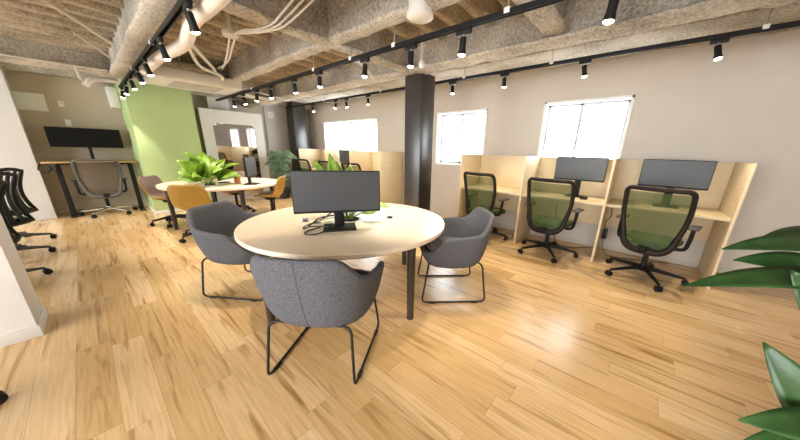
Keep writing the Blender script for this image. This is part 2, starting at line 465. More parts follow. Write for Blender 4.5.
pipe('second white pipe beneath the duct beside the air conditioner', [(.95, 4.0, 2.36), (1.2, 4.7, 2.34), (1.5, 5.0, 2.33), (1.62, 5.35, 2.34)], .018)
pipe('thin bent white pipe above the wall lighting track', [(2.3, 3.2, 2.42), (2.45, 3.05, 2.42), (2.62, 3.05, 2.34), (2.75, 3.1, 2.30)], .016)
pipe('white rod crossing below the ceiling behind the front track', [(1.95, 6.0, 2.42), (2.4, 6.0, 2.36), (2.95, 6.05, 2.30)], .014)

# white cables sagging from the ceiling sensor
sens = thing('ceiling_sensor', 'round cream sensor disc on the ceiling beside the white duct', 'sensor', (1.23, 3.58, 2.44))
bm = bmesh.new(); lathe(bm, [(0, 0), (.055, 0), (.075, .012), (.078, .035), (.07, .05), (0, .05)], 28); obj('cover', bm, M['pipe'], sens)
bm = bmesh.new(); cyl(bm, (0, 0, .05), (0, 0, .22), .02); obj('mount', bm, M['pipe'], sens)
for k in range(3):
    d = k * .03
    pipe('%s of three white cables rising from the ceiling sensor' % ('foremost', 'middle', 'hindmost')[k],
         [(1.24, 3.52, 2.46), (1.19 + d * .2, 3.1, 2.39 - d * .4), (1.20 + d * .8, 2.86, 2.345 - d * .1), (1.21 + d * 1.2, 2.62, 2.325), (1.22 + d * 1.6, 2.45, 2.36), (1.24 + d * 2, 2.1, 2.46), (1.25 + d * 2, 1.7, 2.60)], .008, 'cable', cat='cable')['group'] = 'white cables at the ceiling sensor'
for k in range(2):
    d = k * .05
    pipe('%s white cable hanging in a loop below the ceiling sensor' % ('longer', 'shorter')[k],
         [(1.23 + d, 3.62, 2.45), (1.23 + d, 3.75, 2.33 + d), (1.27 + d, 4.0, 2.28 + d), (1.36, 4.3, 2.33), (1.46 + d, 4.9, 2.40)], .009, 'cable', cat='cable')
det = thing('ceiling_speaker', 'white canister fixture with a hanging rod above the near column', 'fixture', (1.80, 1.50, 2.295))
bm = bmesh.new(); lathe(bm, [(0, 0), (.085, 0), (.10, .012), (.10, .035), (.085, .04), (.085, .16), (0, .16)], 32); obj('canister', bm, M['whitegloss'], det)
bm = bmesh.new(); cyl(bm, (0, 0, .16), (0, 0, .40), .012); obj('stem', bm, M['pipe'], det)
rod = thing('hanging_rod', 'thin white rod with bulb end hanging before the near column top', 'rod', (2.64, 2.16, 2.30))
bm = bmesh.new(); cyl(bm, (0, 0, .0), (0, 0, .42), .013); obj('tube', bm, M['pipe'], rod)
bm = bmesh.new(); lathe(bm, [(0, -.05), (.02, -.045), (.034, -.02), (.032, .01), (.018, .035), (0, .04)], 20); obj('end_cap', bm, M['whitegloss'], rod)

# ceiling air conditioner
ac = thing('air_conditioner', 'flat white ceiling air conditioner above the green wall', 'air conditioner', (1.55, 5.75, 2.24))
bobj('casing', M['pipe'], ac, (-.72, .34, -.42, .42, 0, .14), r=.02)
bobj('intake_grille', M['steelgray'], ac, (-.50, .12, -.26, .26, -.012, .004), bevel=.004)
for s in (-1, 1):
    bobj('air_flap', M['pipe'], ac, (-.6, .22, s * .35 - .035, s * .35 + .035, -.008, .004), bevel=.003)
bobj('hanger', M['steel'], ac, (-.4, -.38, -.3, -.28, .13, .45))
bobj('hanger', M['steel'], ac, (.2, .22, -.3, -.28, .13, .45))

# ------------------------------------------------------------------ lighting tracks and spotlights
def track(label, x, z, y0, y1, hang, group='black lighting tracks'):
    t = thing('lighting_track', label, 'lighting track', (x, 0, z), 0, group)
    bm = bmesh.new()
    box(bm, -.018, .018, y0, y1, .012, .018); box(bm, -.018, -.012, y0, y1, -.018, .012); box(bm, .012, .018, y0, y1, -.018, .012)
    obj('rail', bm, M['black'], t, smooth=False)
    for (y, zt) in hang:
        h = bobj('hanger_clip', M['whitegloss'], t, (-.022, .022, y - .02, y + .02, -.005, .03), bevel=.004)
        bm = bmesh.new(); cyl(bm, (0, y, .03), (0, y, zt - z), .005, seg=8); obj('hanger_rod', bm, M['steel'], h)
    return t
track('long black lighting track crossing the ceiling above the round tables', 1.99, 2.25, -.6, 7.1, [(.9, 2.66), (1.95, 2.66), (2.58, 2.40), (3.3, 2.66), (5.2, 2.66)])
track('black lighting track on the left leading to the green wall', .645, 2.28, .2, 7.3, [(2.2, 2.4), (3.9, 2.4), (5.4, 2.4)])
track('black lighting track in front of the window wall', 3.82, 2.40, -2.2, 7.9, [(-.55, 2.66), (1.1, 2.66), (2.3, 2.66), (4.1, 2.66), (6.0, 2.66)])

HEADS = []
def spot(label, x, y, z, aim, warm, tilt=.3, group='black track spotlights'):
    t = thing('track_spotlight', label, 'spotlight', (x, y, z), 0, group)
    bobj('adapter', M['black'], t, (-.016, .016, -.06, .06, -.055, -.017), bevel=.004)
    bm = bmesh.new(); cyl(bm, (0, 0, -.05), (0, 0, -.085), .009, seg=10); obj('stem', bm, M['steel'], t)
    d = Vector((aim[0] * tilt, aim[1] * tilt, -1)).normalized()
    c = Vector((0, 0, -.085)) - d * .015
    bm = bmesh.new(); tube(bm, [c, c + d * .01, c + d * .075, c + d * .10, c + d * .112], .03, 20, radii=[.020, .025, .025, .030, .030]); obj('head', bm, M['black'], t)
    bm = bmesh.new(); e = c + d * .111
    tube(bm, [e, e + d * .008, e + d * .014], .02, 18, radii=[.027, .024, .012]); obj('lamp', bm, M['lamp_warm' if warm else 'lamp_white'], t)
    L = bpy.data.lights.new('spot_beam', 'SPOT'); L.energy = SPOT_W; L.spot_size = 1.35; L.spot_blend = .6; L.shadow_soft_size = .03
    L.color = (1, .84, .64) if warm else (1, .92, .82)
    lo = bpy.data.objects.new('spot_beam', L); COL.objects.link(lo); lo.parent = t
    lo.location = e + d * .03; lo.rotation_euler = d.to_track_quat('-Z', 'Y').to_euler()
SPOT_W = 30
ordn = ['first', 'second', 'third', 'fourth', 'fifth', 'sixth', 'seventh', 'eighth', 'ninth', 'tenth']
front = [(.30, 1, (.1, .3)), (1.23, 1, (.2, .3)), (1.75, 0, (0, .2)), (2.36, 1, (-.3, .2)), (3.2, 0, (0, .1)), (3.82, 0, (.5, .3)), (4.55, 0, (.1, .3)), (5.06, 1, (-.4, .2)), (5.64, 0, (.8, .4)), (6.14, 0, (.3, .6))]
for i, (y, w, a) in enumerate(front):
    spot('black spotlight, %s from the camera end of the long central track' % ordn[i], 1.99, y, 2.25, a, w)
for i, (y, w, a) in enumerate([(2.55, 1, (.8, .5)), (3.55, 0, (.8, .3)), (4.5, 0, (.9, .4)), (5.15, 0, (.9, .1)), (5.85, 1, (.5, -.5)), (6.5, 0, (-.5, .3)), (7.1, 0, (-.5, .2))]):
    spot('black spotlight, %s from the camera end of the left track' % ordn[i], .645, y, 2.28, a, w)
for i, (y, w, a) in enumerate([(-.30, 1, (-.3, -.8)), (.74, 1, (.2, -.6)), (1.68, 1, (.4, -.2)), (2.50, 1, (.2, -.1)), (4.47, 1, (.1, .2)), (5.19, 0, (.6, .2)), (5.56, 0, (-.9, .3)), (6.52, 1, (.2, .2))]):
    spot('black spotlight, %s from the camera end of the window wall track' % ordn[i], 3.82, y, 2.40, a, w)

# ------------------------------------------------------------------ round tables
TR = .907
def round_table(label, x, y):
    t = thing('round_table', label, 'table', (x, y, 0), 0, 'round meeting tables')
    bm = bmesh.new()
    ri = .085
    lathe(bm, [(ri, .68), (TR - .02, .68), (TR - .006, .683), (TR, .69), (TR, .715), (TR - .004, .7195), (TR - .01, .72), (ri, .72), (ri, .68)], 96)
    obj('tabletop', bm, M['table'], t)
    for k in range(4):
        a = k * PI / 2
        c, s = math.cos(a), math.sin(a)
        bm = bmesh.new(); cyl(bm, (.79 * c, .79 * s, 0.012), (.79 * c, .79 * s, .66), .028, .036, 18)
        lathe(bm, [(0, 0), (.03, 0), (.03, .012), (0, .012)], 16, (.79 * c, .79 * s, 0))
        cyl(bm, (.79 * c, .79 * s, .65), (.79 * c, .79 * s, .68), .045, .045, 18)
        obj('leg', bm, M['brownmetal'], t)
    bm = bmesh.new()
    for a in (0, PI / 2):
        box(bm, -.79, .79, -.02, .02, .645, .68, Matrix.Rotation(a, 4, 'Z'))
    obj('underframe', bm, M['blackmetal'], t, smooth=False)
    bm = bmesh.new(); lathe(bm, [(.078, .69), (.095, .7205), (.098, .724), (.090, .726), (.083, .722), (.078, .70), (.078, .69)], 40)
    obj('planter_ring', bm, M['black'], t)
    return t
T1 = (1.475, 2.05); T2 = (1.52, 5.78)
round_table('pale round table in the foreground with three gray armchairs', *T1)
round_table('pale round table farther back with ochre swivel chairs', *T2)

# leaf blade: curved, folded along the midrib
def blade(bm, base, tip, w, up=(0, 0, 1), droop=.15, fold=.25, n=9, wave=0, tipw=1.3):
    base, tip, up = Vector(base), Vector(tip), Vector(up)
    ax = tip - base; L = ax.length; side = ax.cross(up)
    if side.length < 1e-5: side = ax.cross(Vector((1, 0, 0)))
    side.normalize(); nn = side.cross(ax).normalized()
    rows = []
    for i in range(n + 1):
        t = i / n
        p = base + ax * t + nn * (4 * t * (1 - t)) * droop * L
        ww = w * (math.sin(PI * min(1, t ** .8)) ** .9 if 0 < t < 1 else .015) + w * .02
        if t > .0: ww *= 1
        k = math.sin(t * 9) * wave * w
        rows.append([bm.verts.new(p + side * ww * s + nn * (abs(s) * ww * fold + k * s)) for s in (-1, -.55, 0, .55, 1)])
    for a, b in zip(rows, rows[1:]):
        for k in range(4): bm.faces.new((a[k], a[k + 1], b[k + 1], b[k]))

def leafobj(bm, mat, parent, name='leaf', th=.0015):
    o = obj(name, bm, mat, parent, ang=2.5)
    md = o.modifiers.new('thickness', 'SOLIDIFY'); md.thickness = th; md.offset = 0
    return o

def table_plant(label, x, y, seed, n=20, hmax=.5, avoid=None, fat=1.0, slim=None, el0=14, extra=()):
    rnd = random.Random(seed)
    t = thing('potted_plant', label, 'plant', (x, y, .62), 0)
    bm = bmesh.new(); lathe(bm, [(0, 0), (.058, 0), (.070, .10), (.072, .115), (.066, .115), (.064, .10), (0, .10)], 28); obj('pot', bm, M['pot'], t)
    bm = bmesh.new(); lathe(bm, [(.062, .101), (.03, .108), (0, .11)], 24); obj('soil', bm, M['soil'], t)
    for i in range(n):
        a = i * 2.399 + rnd.uniform(-.3, .3)
        e = i / n                       # outer, low leaves first
        el = math.radians(el0 + (80 - el0) * e + rnd.uniform(-8, 8))
        L = (.22 + .12 * rnd.random()) * (.85 + .4 * e) * hmax / .5
        b = Vector((.02 * math.cos(a), .02 * math.sin(a), .11))
        root = b + Vector((math.cos(a) * math.cos(el), math.sin(a) * math.cos(el), math.sin(el))) * .12
        tip = root + Vector((math.cos(a) * math.cos(el - .25), math.sin(a) * math.cos(el - .25), math.sin(el - .25))) * L
        tip.z = max(tip.z, .15)
        rad = math.hypot(tip.x, tip.y)
        if slim and tip.z > .45 and rad > slim: continue
        if avoid:              # keep clear of the monitor standing in front of the plant
            hit = False
            for q in range(9):
                p = root.lerp(tip, q / 8) + Vector((x, y, .62 + .06 * math.sin(q / 8 * PI)))
                d = p - Vector(avoid)
                back = d.x * .56 + d.y * .83; lat = d.x * .83 - d.y * .56
                if back < .13 and abs(lat) < .45 and p.z > .80 and p.z < 1.28: hit = True
                if back < .13 and abs(lat) < .17: hit = True
            if hit: continue
        bm = bmesh.new(); tube(bm, [b, root], .004, 6)
        blade(bm, root, tip, (.040 + .016 * rnd.random()) * hmax / .5 * fat, (rnd.uniform(-.7, .2), rnd.uniform(-1.1, 0), 1), .12, .3)
        leafobj(bm, M['leaf'], t)
    for (tx, ty, tz) in extra:
        b = Vector((0, .01, .11)); root = Vector((tx * .3, ty * .3 + .02, .28)); tip = Vector((tx, ty, tz))
        bm = bmesh.new(); tube(bm, [b, root], .004, 6)
        blade(bm, root, tip, .062, (-.5, -.8, .25), .06, .25)
        leafobj(bm, M['leaf'], t)
    return t
table_plant('bright green leafy plant sunk in the foreground table behind the monitor', T1[0], T1[1], 3, 34, .44, (1.25, 1.83, 1.0), 1.25, .05, 14, ((-.10, .10, .70), (.0, .14, .63), (-.21, .16, .64), (.09, .06, .60), (-.05, .20, .58)))
table_plant('large bright green leafy plant in the middle of the farther round table', T2[0] - .28, T2[1] - .25, 11, 26, .66, None, 1.6, None, 22)

# ------------------------------------------------------------------ gray sled-base armchairs
def sled_chair(label, x, y, rz):
    t = thing('armchair', label, 'armchair', (x, y, 0), rz, 'gray fabric armchairs at the foreground table')
    def sm(a, b, v):
        v = min(1, max(0, (v - a) / (b - a))); return v * v * (3 - 2 * v)
    NA, NV = 64, 12
    bm = bmesh.new(); rings = []
    def sup(a, rx, ry, n=2.7):       # superellipse plan
        c, s = math.cos(a), math.sin(a)
        k = (abs(c) ** n + abs(s) ** n) ** (-1 / n)
        return Vector((rx * k * c, ry * k * s, 0))
    for j in range(NV + 1):
        v = j / NV; ring = []
        for i in range(NA):
            a = 2 * PI * i / NA
            back = abs(((a - 1.5 * PI + PI) % (2 * PI)) - PI)          # 0 at the back, pi at the front
            zr = .83 - .145 * sm(.62, 1.05, back) - .02 * sm(1.1, 1.8, back) - .17 * sm(1.85, 2.5, back)
            lo = sup(a, .235, .205); lo.z = .375
            flare = .325 + .012 * sm(.8, 1.6, back)
            hi = sup(a, flare,   .255 + (.07 if math.sin(a) < 0 else .02), 2.9); hi.z = zr
            # quick curve outwards at the bottom, then a nearly straight wall
            h = 1 - (1 - v) ** 1.7
            if v < .999:
                rr = v ** .58
            else: rr = 1
            p = lo.lerp(hi, rr); p.z = lo.z + (hi.z - lo.z) * v ** 1.25
            ring.append(bm.verts.new(p))
        rings.append(ring)
    for r, q in zip(rings, rings[1:]):
        for i in range(NA):
            i2 = (i + 1) % NA; bm.faces.new((r[i], r[i2], q[i2], q[i]))
    c = bm.verts.new((0, 0, .37))
    for i in range(NA): bm.faces.new((c, rings[0][(i + 1) % NA], rings[0][i]))
    o = obj('shell', bm, M['fabric'], t, ang=3)
    md = o.modifiers.new('thickness', 'SOLIDIFY'); md.thickness = .042; md.offset = 1
    b2 = o.modifiers.new('soft', 'SUBSURF'); b2.levels = 1; b2.render_levels = 1
    bm = bmesh.new()
    prof = []
    vs = []
    for (z, s) in ((.40, .84), (.455, .97), (.475, .98), (.488, .92), (.493, .70), (.495, .01)):
        vs.append([bm.verts.new(Vector((sup(2 * PI * i / 48, .26 * s, .24 * s).x, sup(2 * PI * i / 48, .26 * s, .24 * s).y + .012, z))) for i in range(48)])
    for r, q in zip(vs, vs[1:]):
        for i in range(48): bm.faces.new((r[i], r[(i + 1) % 48], q[(i + 1) % 48], q[i]))
    bm.faces.new(vs[0][::-1]); bm.faces.new(vs[-1])
    obj('seat_cushion', bm, M['fabric'], t, ang=2)
    bm = bmesh.new()      # seam down the middle of the back
    sp = []
    for k in range(2, 40):
        v = k / 40
        f = lambda v: (-.205 - .12 * v ** .58, .375 + .455 * v ** 1.25)
        (y0, z0), (y1, z1) = f(v - .01), f(v + .01)
        ty, tz = y1 - y0, z1 - z0; l = math.hypot(ty, tz); (yc, zc) = f(v)
        sp.append(Vector((.012, yc - tz / l * .0415, zc + ty / l * .0415)))
    tube(bm, sp, .0022, 6)
    obj('back_seam', bm, M['fabric_seam'], t)
    for s in (-1, 1):
        bm = bmesh.new()
        pts = [(s * .16, .23, .372), (s * .245, .245, .372), (s * .272, .30, .010), (s * .272, -.30, .010), (s * .25, -.25, .372), (s * .16, -.22, .372)]
        tube(bm, round_path(pts, .05), .0085, 10)
        r = obj('sled_leg', bm, M['blackmetal'], t)
        for yy in (.2, -.2): bobj('glide', M['black'], r, (s * .272 - .011, s * .272 + .011, yy - .03, yy + .03, 0, .012))
    bobj('under_plate', M['blackmetal'], t, (-.19, .19, -.235, -.205, .364, .380), (-.19, .19, .215, .245, .364, .380))
    return t
sled_chair('gray fabric armchair in front of the table, seen from behind', .835, 1.445, face(.83, .56))
sled_chair('gray fabric armchair at the left side of the foreground table', .83, 2.82, face(.56, -.83))
sled_chair('gray fabric armchair on the window side of the foreground table', 2.12, 1.30, face(-.69, .73))

# ------------------------------------------------------------------ monitors
def monitor(name, label, loc, rz, w, h, zc, kind='stand', depth=.03, base=(.24, .18), group=None, sm='screen'):
    """screen looks along local -Y... local +Y is the back; z values above the support"""
    t = thing(name, label, 'monitor', loc, rz, group)
    bobj('housing', M['black'], t, (-w / 2, w / 2, -.004, depth, zc - h / 2, zc + h / 2), bevel=.004)
    bobj('screen', M[sm], t, (-w / 2 + .008, w / 2 - .008, -.006, -.003, zc - h / 2 + .018, zc + h / 2 - .008))
    bobj('rear_bulge', M['black'], t, (-w * .2, w * .2, depth - .002, depth + .03, zc - h * .3, zc + h * .28), bevel=.01)
    if kind == 'stand':
        bobj('neck', M['black'], t, (-.04, .04, depth + .008, depth + .045, .012, zc + .05), bevel=.006)
        bobj('foot_plate', M['black'], t, (-base[0] / 2, base[0] / 2, depth + .02 - base[1] * .62, depth + .02 + base[1] * .38, 0, .014), bevel=.004)
    else:
        bm = bmesh.new(); cyl(bm, (0, depth + .06, .02), (0, depth + .06, zc), .024); obj('post', bm, M['black'], t)
        bobj('clamp', M['black'], t, (-.05, .05, depth + .01, depth + .11, 0, .025), bevel=.004)
        bobj('bracket', M['black'], t, (-.06, .06, depth, depth + .06, zc - .05, zc + .05), bevel=.006)
    return t
monitor('monitor', 'wide black monitor on a square stand on the foreground table', (1.235, 1.845, .72), face(.56, .83), .68, .335, .305, base=(.26, .22))
# cable heap beside its foot
bm = bmesh.new()
c0 = Vector((1.17, 1.88, .728))
tube(bm, spline([c0 + Vector(p) for p in ((.05, .05, .02), (-.05, .08, .004), (-.17, .06, 0), (-.22, 0, 0), (-.16, -.06, 0), (-.06, -.03, .004), (-.02, .04, .01), (-.10, .12, .01), (-.16, .14, .004), (-.10, .19, .01), (0, .13, .05), (.06, .06, .12))], 8), .0055, 8)
tag(obj('power_cable', bm, M['cable']), 'black cable coiled beside the foot of the foreground monitor', 'cable')
bm = bmesh.new()
tube(bm, spline([c0 + Vector(p) for p in ((.08, .06, .09), (-.02, .14, .06), (-.09, .17, .006), (-.05, .23, .006), (.03, .19, .006))], 8), .005, 8)
tag(obj('video_cable', bm, M['cable']), 'thin black cable draped behind the foreground monitor stand', 'cable')
for (x, y, lab) in ((1.77, 1.80, 'small silver outlet box on the foreground table, window side of the plant'), (1.15, 2.25, 'small silver outlet box on the foreground table, left of the plant')):
    t = thing('outlet_box', lab, 'outlet', (x, y, .72), face(.56, .83), 'table outlet boxes')
    bobj('body', M['steel'], t, (-.028, .028, -.02, .02, 0, .03), bevel=.004)
    bobj('socket_face', M['black'], t, (-.018, .018, -.0215, -.019, .008, .024))
monitor('monitor', 'dark monitor seen edge-on on the farther round table', (1.80, 5.22, .72), face(-.80, .60), .50, .32, .30, base=(.22, .2))
tag(bobj('amber_box', M['amber'], None, (1.60, 1.68, 5.45, 5.53, .72, .84), bevel=.006), 'small amber box beside the monitor on the farther table', 'box')

# ------------------------------------------------------------------ study booths
BX0, BX1 = 4.03, 4.735
BH, DZ = 1.325, .775
def booth(label, ya, yb, last, group):
    """one bay from ya (low side) up to yb; its own side panel stands at yb"""
    t = thing('study_booth', label, 'booth', (0, 0, 0), 0, group)
    th = .025
    bobj('side_panel', M['booth'], t, (BX0, BX1, yb - th, yb, 0, BH), bevel=.002)
    lo = ya
    if last:
        bobj('side_panel', M['booth'], t, (BX0, BX1, ya, ya + th, 0, BH), bevel=.002); lo = ya + th
    bobj('back_panel', M['booth'], t, (BX1 - .02, BX1, lo, yb - th, .36, BH - .01), bevel=.002)
    bobj('desk_top', M['booth'], t, (BX0 + .05, BX1 - .02, lo, yb - th, DZ - .035, DZ), bevel=.003)
    return t
g1 = 'birch study booths under the near windows'
booth('birch study booth with no monitor, next to the near column', 1.335, 2.385, False, g1)
booth('middle birch study booth of the near row, below the window', .285, 1.335, False, g1)
booth('birch study booth at the plant end of the near row', -.83, .285, True, g1)
g2 = 'birch study booths under the far window'
booth('birch study booth behind the near column, showing its broad end panel', 4.37, 5.45, True, g2)
booth('middle birch study booth of the far row', 5.45, 6.53, False, g2)
booth('birch study booth farthest along the window wall', 6.53, 7.88, False, g2)
monitor('monitor', 'black monitor in the study booth at the plant end', (4.42, -.31, DZ), face(1, 0), .63, .325, .395, group='booth monitors')
monitor('monitor', 'black monitor in the middle near study booth below the window', (4.42, .68, DZ), face(1, 0), .63, .325, .395, group='booth monitors')
monitor('monitor', 'black monitor in the middle study booth of the far row', (4.42, 6.12, DZ), face(1, 0), .60, .325, .395, group='booth monitors')
# adapter and cable hanging under the plant-end booth
t = thing('power_adapter', 'black power adapter hanging by its cable beside a booth panel', 'adapter', (4.35, .225, .0))
bobj('brick', M['black'], t, (-.03, .03, -.035, .02, .26, .40), bevel=.006)
bm = bmesh.new(); tube(bm, spline([(0, 0, .40), (.02, .01, .5), (-.04, -.03, .58), (.05, -.02, .68), (.1, 0, .735)], 8), .006, 8); obj('cord', bm, M['cable'], t)
bm = bmesh.new(); tube(bm, spline([(0, 0, .27), (0, -.02, .12), (.05, -.12, .012), (.2, -.5, .01), (.3, -.75, .01)], 8), .005, 8); obj('plug_cord', bm, M['cable'], t)
pipe('black cable trailing on the floor under the middle booth', [(4.5, .9, .62), (4.52, .88, .2), (4.45, .8, .012), (4.4, .6, .012), (4.55, .45, .012), (4.6, .36, .012)], .006, 'power_cable', 'cable', cat='cable')
tag(bobj('booth_phone', M['black'], None, (4.22, 4.34, .50, .58, DZ, DZ + .03), bevel=.006), 'small black device on the desk of the middle near booth', 'device')

# ------------------------------------------------------------------ mesh-back task chairs
def five_star(t, mat, R=.33, zc=.095, nm='base', cast='black'):
    bm = bmesh.new()
    for k in range(5):
        a = k * 2 * PI / 5 + .3
        c, s = math.cos(a), math.sin(a)
        tube(bm, [(0, 0, zc + .02), (R * .35 * c, R * .35 * s, zc + .012), (R * c, R * s, zc - .02)], .02, 10, radii=[.030, .024, .014], flat=.9)
    lathe(bm, [(0, zc - .02), (.036, zc - .02), (.04, zc + .01), (.034, zc + .06), (0, zc + .06)], 20)
    b = obj(nm, bm, mat, t)
    for k in range(5):
        a = k * 2 * PI / 5 + .3
        c, s = math.cos(a), math.sin(a); o = Vector((R * c, R * s, 0))
        bm = bmesh.new()
        q = Vector((-s, c, 0)); f = Vector((c, s, 0)) * .012
        for sg in (-1, 1):
            p = o + f + Vector((0, 0, .030)) + q * sg * .016
            cyl(bm, p - q * .012, p + q * .012, .030, seg=16)
        cyl(bm, o + Vector((0, 0, .035)), o + Vector((0, 0, .08)), .010, seg=10)
        tube(bm, [o + f + Vector((0, 0, .027)) - q * .022, o + f + Vector((0, 0, .027)) + q * .022], .012, 10)
        obj('caster', bm, M[cast], b)
    return b

def task_chair(name, label, x, y, rz, frame, meshm, seatm, basem, group=None, sh=.46, R=.375):
    t = thing(name, label, 'office chair', (x, y, 0), rz, group)
    five_star(t, basem, R=R)
    bm = bmesh.new(); cyl(bm, (0, 0, .14), (0, 0, .30), .027); cyl(bm, (0, 0, .28), (0, 0, sh - .07), .018); obj('gas_lift', bm, M['black'], t)
    bobj('mechanism', M['black'], t, (-.09, .09, -.14, .10, sh - .10, sh - .045), r=.015)
    bm = bmesh.new(); rbox(bm, -.245, .245, -.21, .25, sh - .045, sh + .03, r=.034, seg=4)
    for v in bm.verts:
        if v.co.y > .16: v.co.z -= (v.co.y - .16) * .25
        w = 1 - .16 * max(0, (-v.co.y) / .21); v.co.x *= w
    obj('seat', bm, seatm, t, ang=1.5)
    # back: rounded trapezoid frame, curved in plan and in profile
    zb, zt = .37, 1.045
    def wid(z):
        k = (z - zb) / (zt - zb); return .19 + .085 * min(1, k / .55) ** .8 if k < .55 else .275 - .014 * (k - .55)
    def yy(x, z):
        k = (z - zb) / (zt - zb)
        return -.235 - .05 * math.sin(k * PI) * -.6 - .085 * k ** 1.5 + .055 * (x / .27) ** 2
    out = []
    cr = .07
    P2 = [(-wid(zt) , zt), (wid(zt), zt), (wid(.75), .75), (wid(zb) , zb), (-wid(zb), zb), (-wid(.75), .75)]
    # closed rounded outline
    ring = []
    n = len(P2)
    for i in range(n):
        p0, p1, p2 = Vector((*P2[i - 1], 0)), Vector((*P2[i], 0)), Vector((*P2[(i + 1) % n], 0))
        r = .06 if i in (0, 1) else (.12 if i in (3, 4) else .15)
        a = (p0 - p1); b = (p2 - p1); la, lb = a.length, b.length
        rr = min(r, la * .45, lb * .45); a.normalize(); b.normalize()
        for k in range(7):
            tt = k / 6; ring.append((p1 + a * rr) * (1 - tt) ** 2 + p1 * 2 * tt * (1 - tt) + (p1 + b * rr) * tt * tt)
    # subdivide long spans
    fine = []
    for i in range(len(ring)):
        a, b = ring[i], ring[(i + 1) % len(ring)]; m = max(1, int((b - a).length / .04))
        for k in range(m): fine.append(a.lerp(b, k / m))
    pts = [Vector((p.x, yy(p.x, p.y), p.y)) for p in fine]
    bm = bmesh.new()
    rad = [.024 + .014 * max(0, 1 - (p.z - zb) / .28) for p in pts]
    tube(bm, pts, .018, 10, closed=True, radii=rad)
    fr = obj('back_frame', bm, frame, t)
    bm = bmesh.new()
    c = [p.x for p in fine]
    NU = 14; zs = [zb + (zt - zb) * k / 18 for k in range(19)]
    def half(z):
        best = 0
        for i in range(len(fine)):
            a, b = fine[i], fine[(i + 1) % len(fine)]
            if (a.y - z) * (b.y - z) <= 0 and abs(a.y - b.y) > 1e-6:
                q = a.x + (b.x - a.x) * (z - a.y) / (b.y - a.y); best = max(best, q)
        return best
    rows = []
    for z in zs[1:-1]:
        h = half(z)
        rows.append([bm.verts.new((h * (2 * u / NU - 1), yy(h * (2 * u / NU - 1), z) + .006, z)) for u in range(NU + 1)])
    for a, b in zip(rows, rows[1:]):
        for k in range(NU): bm.faces.new((a[k], a[k + 1], b[k + 1], b[k]))
    obj('back_mesh', bm, meshm, fr, ang=3)
    bm = bmesh.new(); tube(bm, spline([(0, -.10, sh - .075), (0, -.20, sh - .085), (0, -.262, zb + .02), (0, -.27, zb + .06)], 6), .03, 10, flat=1.4); obj('back_bracket', bm, M['black'], t)
    for s in (-1, 1):
        bm = bmesh.new()
        tube(bm, spline([(s * .20, -.02, sh - .05), (s * .285, -.03, sh - .03), (s * .305, -.03, sh + .05), (s * .31, -.005, .655)], 6), .019, 10, flat=1.3)
        a = obj('armrest', bm, M['black'], t)
        bm = bmesh.new(); rbox(bm, s * .31 - .045, s * .31 + .045, -.10, .13, .655, .68, r=.012); obj('arm_pad', bm, M['darkgray'], a, ang=1.5)
    return t
gb = 'green mesh office chairs at the near booths'
tcx = task_chair('office_chair', 'green mesh-back office chair at the plant end booth', 3.92, -.24, face(.96, -.22), M['chairframe'], M['greenmesh'], M['greencushion'], M['black'], gb)
dup(tcx, 'green mesh-back office chair at the middle near booth', (3.95, .84, 0), face(1, -.08), gb)
dup(tcx, 'green mesh-back office chair at the booth without a monitor, behind a gray armchair', (4.02, 1.86, 0), face(.97, -.15), gb)
gf = 'office chairs at the far booths'
dup(tcx, 'office chair at the far booth behind the near column', (3.95, 5.0, 0), face(1, .1), gf)
dup(tcx, 'office chair at the middle far booth', (3.95, 6.0, 0), face(1, -.1), gf)
dup(tcx, 'office chair at the booth farthest along the window wall', (3.95, 7.05, 0), face(1, .0), gf)
task_chair('office_chair', 'gray mesh office chair with polished base at the standing desk', .10, 8.0, face(-.05, 1), M['grayframe'], M['graymesh'], M['greencushion'], M['chrome'], R=.37)

# ------------------------------------------------------------------ slot-back chairs beyond the near partition
def slot_chair(label, x, y, rz):
    t = thing('office_chair', label, 'office chair', (x, y, 0), rz, 'black slot-back chairs along the left')
    five_star(t, M['darkgray'], R=.36)
    bm = bmesh.new(); cyl(bm, (0, 0, .14), (0, 0, .40), .03); obj('gas_lift', bm, M['black'], t)
    bm = bmesh.new(); lathe(bm, [(0, .34), (.07, .35), (.13, .40), (.13, .415), (0, .415)], 24); obj('mechanism', bm, M['black'], t)
    bm = bmesh.new(); rbox(bm, -.24, .24, -.20, .24, .415, .48, r=.03, seg=4); obj('seat', bm, M['palegreen'], t, ang=1.5)
    def pt(u, k):       # u -1..1 across, k 0..1 up: S-shaped shell
        w = .145 + .115 * (1 - k) ** 2.6
        y = -.25 + .05 * math.sin(k * PI) + .06 * u * u * (1 - k) - .05 * k
        return Vector((u * w, y, .42 + .55 * k))
    bm = bmesh.new()
    edge = [pt(-1, k / 14) for k in range(15)] + [pt(u, 1) + Vector((0, 0, .03 * (1 - u * u))) for u in (-.5, 0, .5)] + [pt(1, 1 - k / 14) for k in range(15)] + [pt(u, 0) for u in (.5, 0, -.5)]
    tube(bm, edge, .022, 10, closed=True)
    fr = obj('back_frame', bm, M['black'], t)
    for u in (-.5, 0, .5):
        bm = bmesh.new(); rows = []
        for k in range(17):
            kk = k / 16; hw = .11 + .03 * (1 - kk) ** 2
            rows.append([bm.verts.new(pt(u + d * hw, kk) + Vector((0, e, 0))) for d, e in ((-1, -.006), (1, -.006), (1, .006), (-1, .006))])
        for a, b in zip(rows, rows[1:]):
            for q in range(4): bm.faces.new((a[q], a[(q + 1) % 4], b[(q + 1) % 4], b[q]))
        obj('back_slat', bm, M['black'], fr, ang=.9)
    bm = bmesh.new(); rbox(bm, -.23, .23, -.21, -.12, .40, .47, r=.03); obj('back_cradle', bm, M['black'], t, ang=1.5)
    return t
sc0 = slot_chair('black slot-back chair with pale green seat, nearest the standing desk', -.90, 6.42, face(-.8, .6))
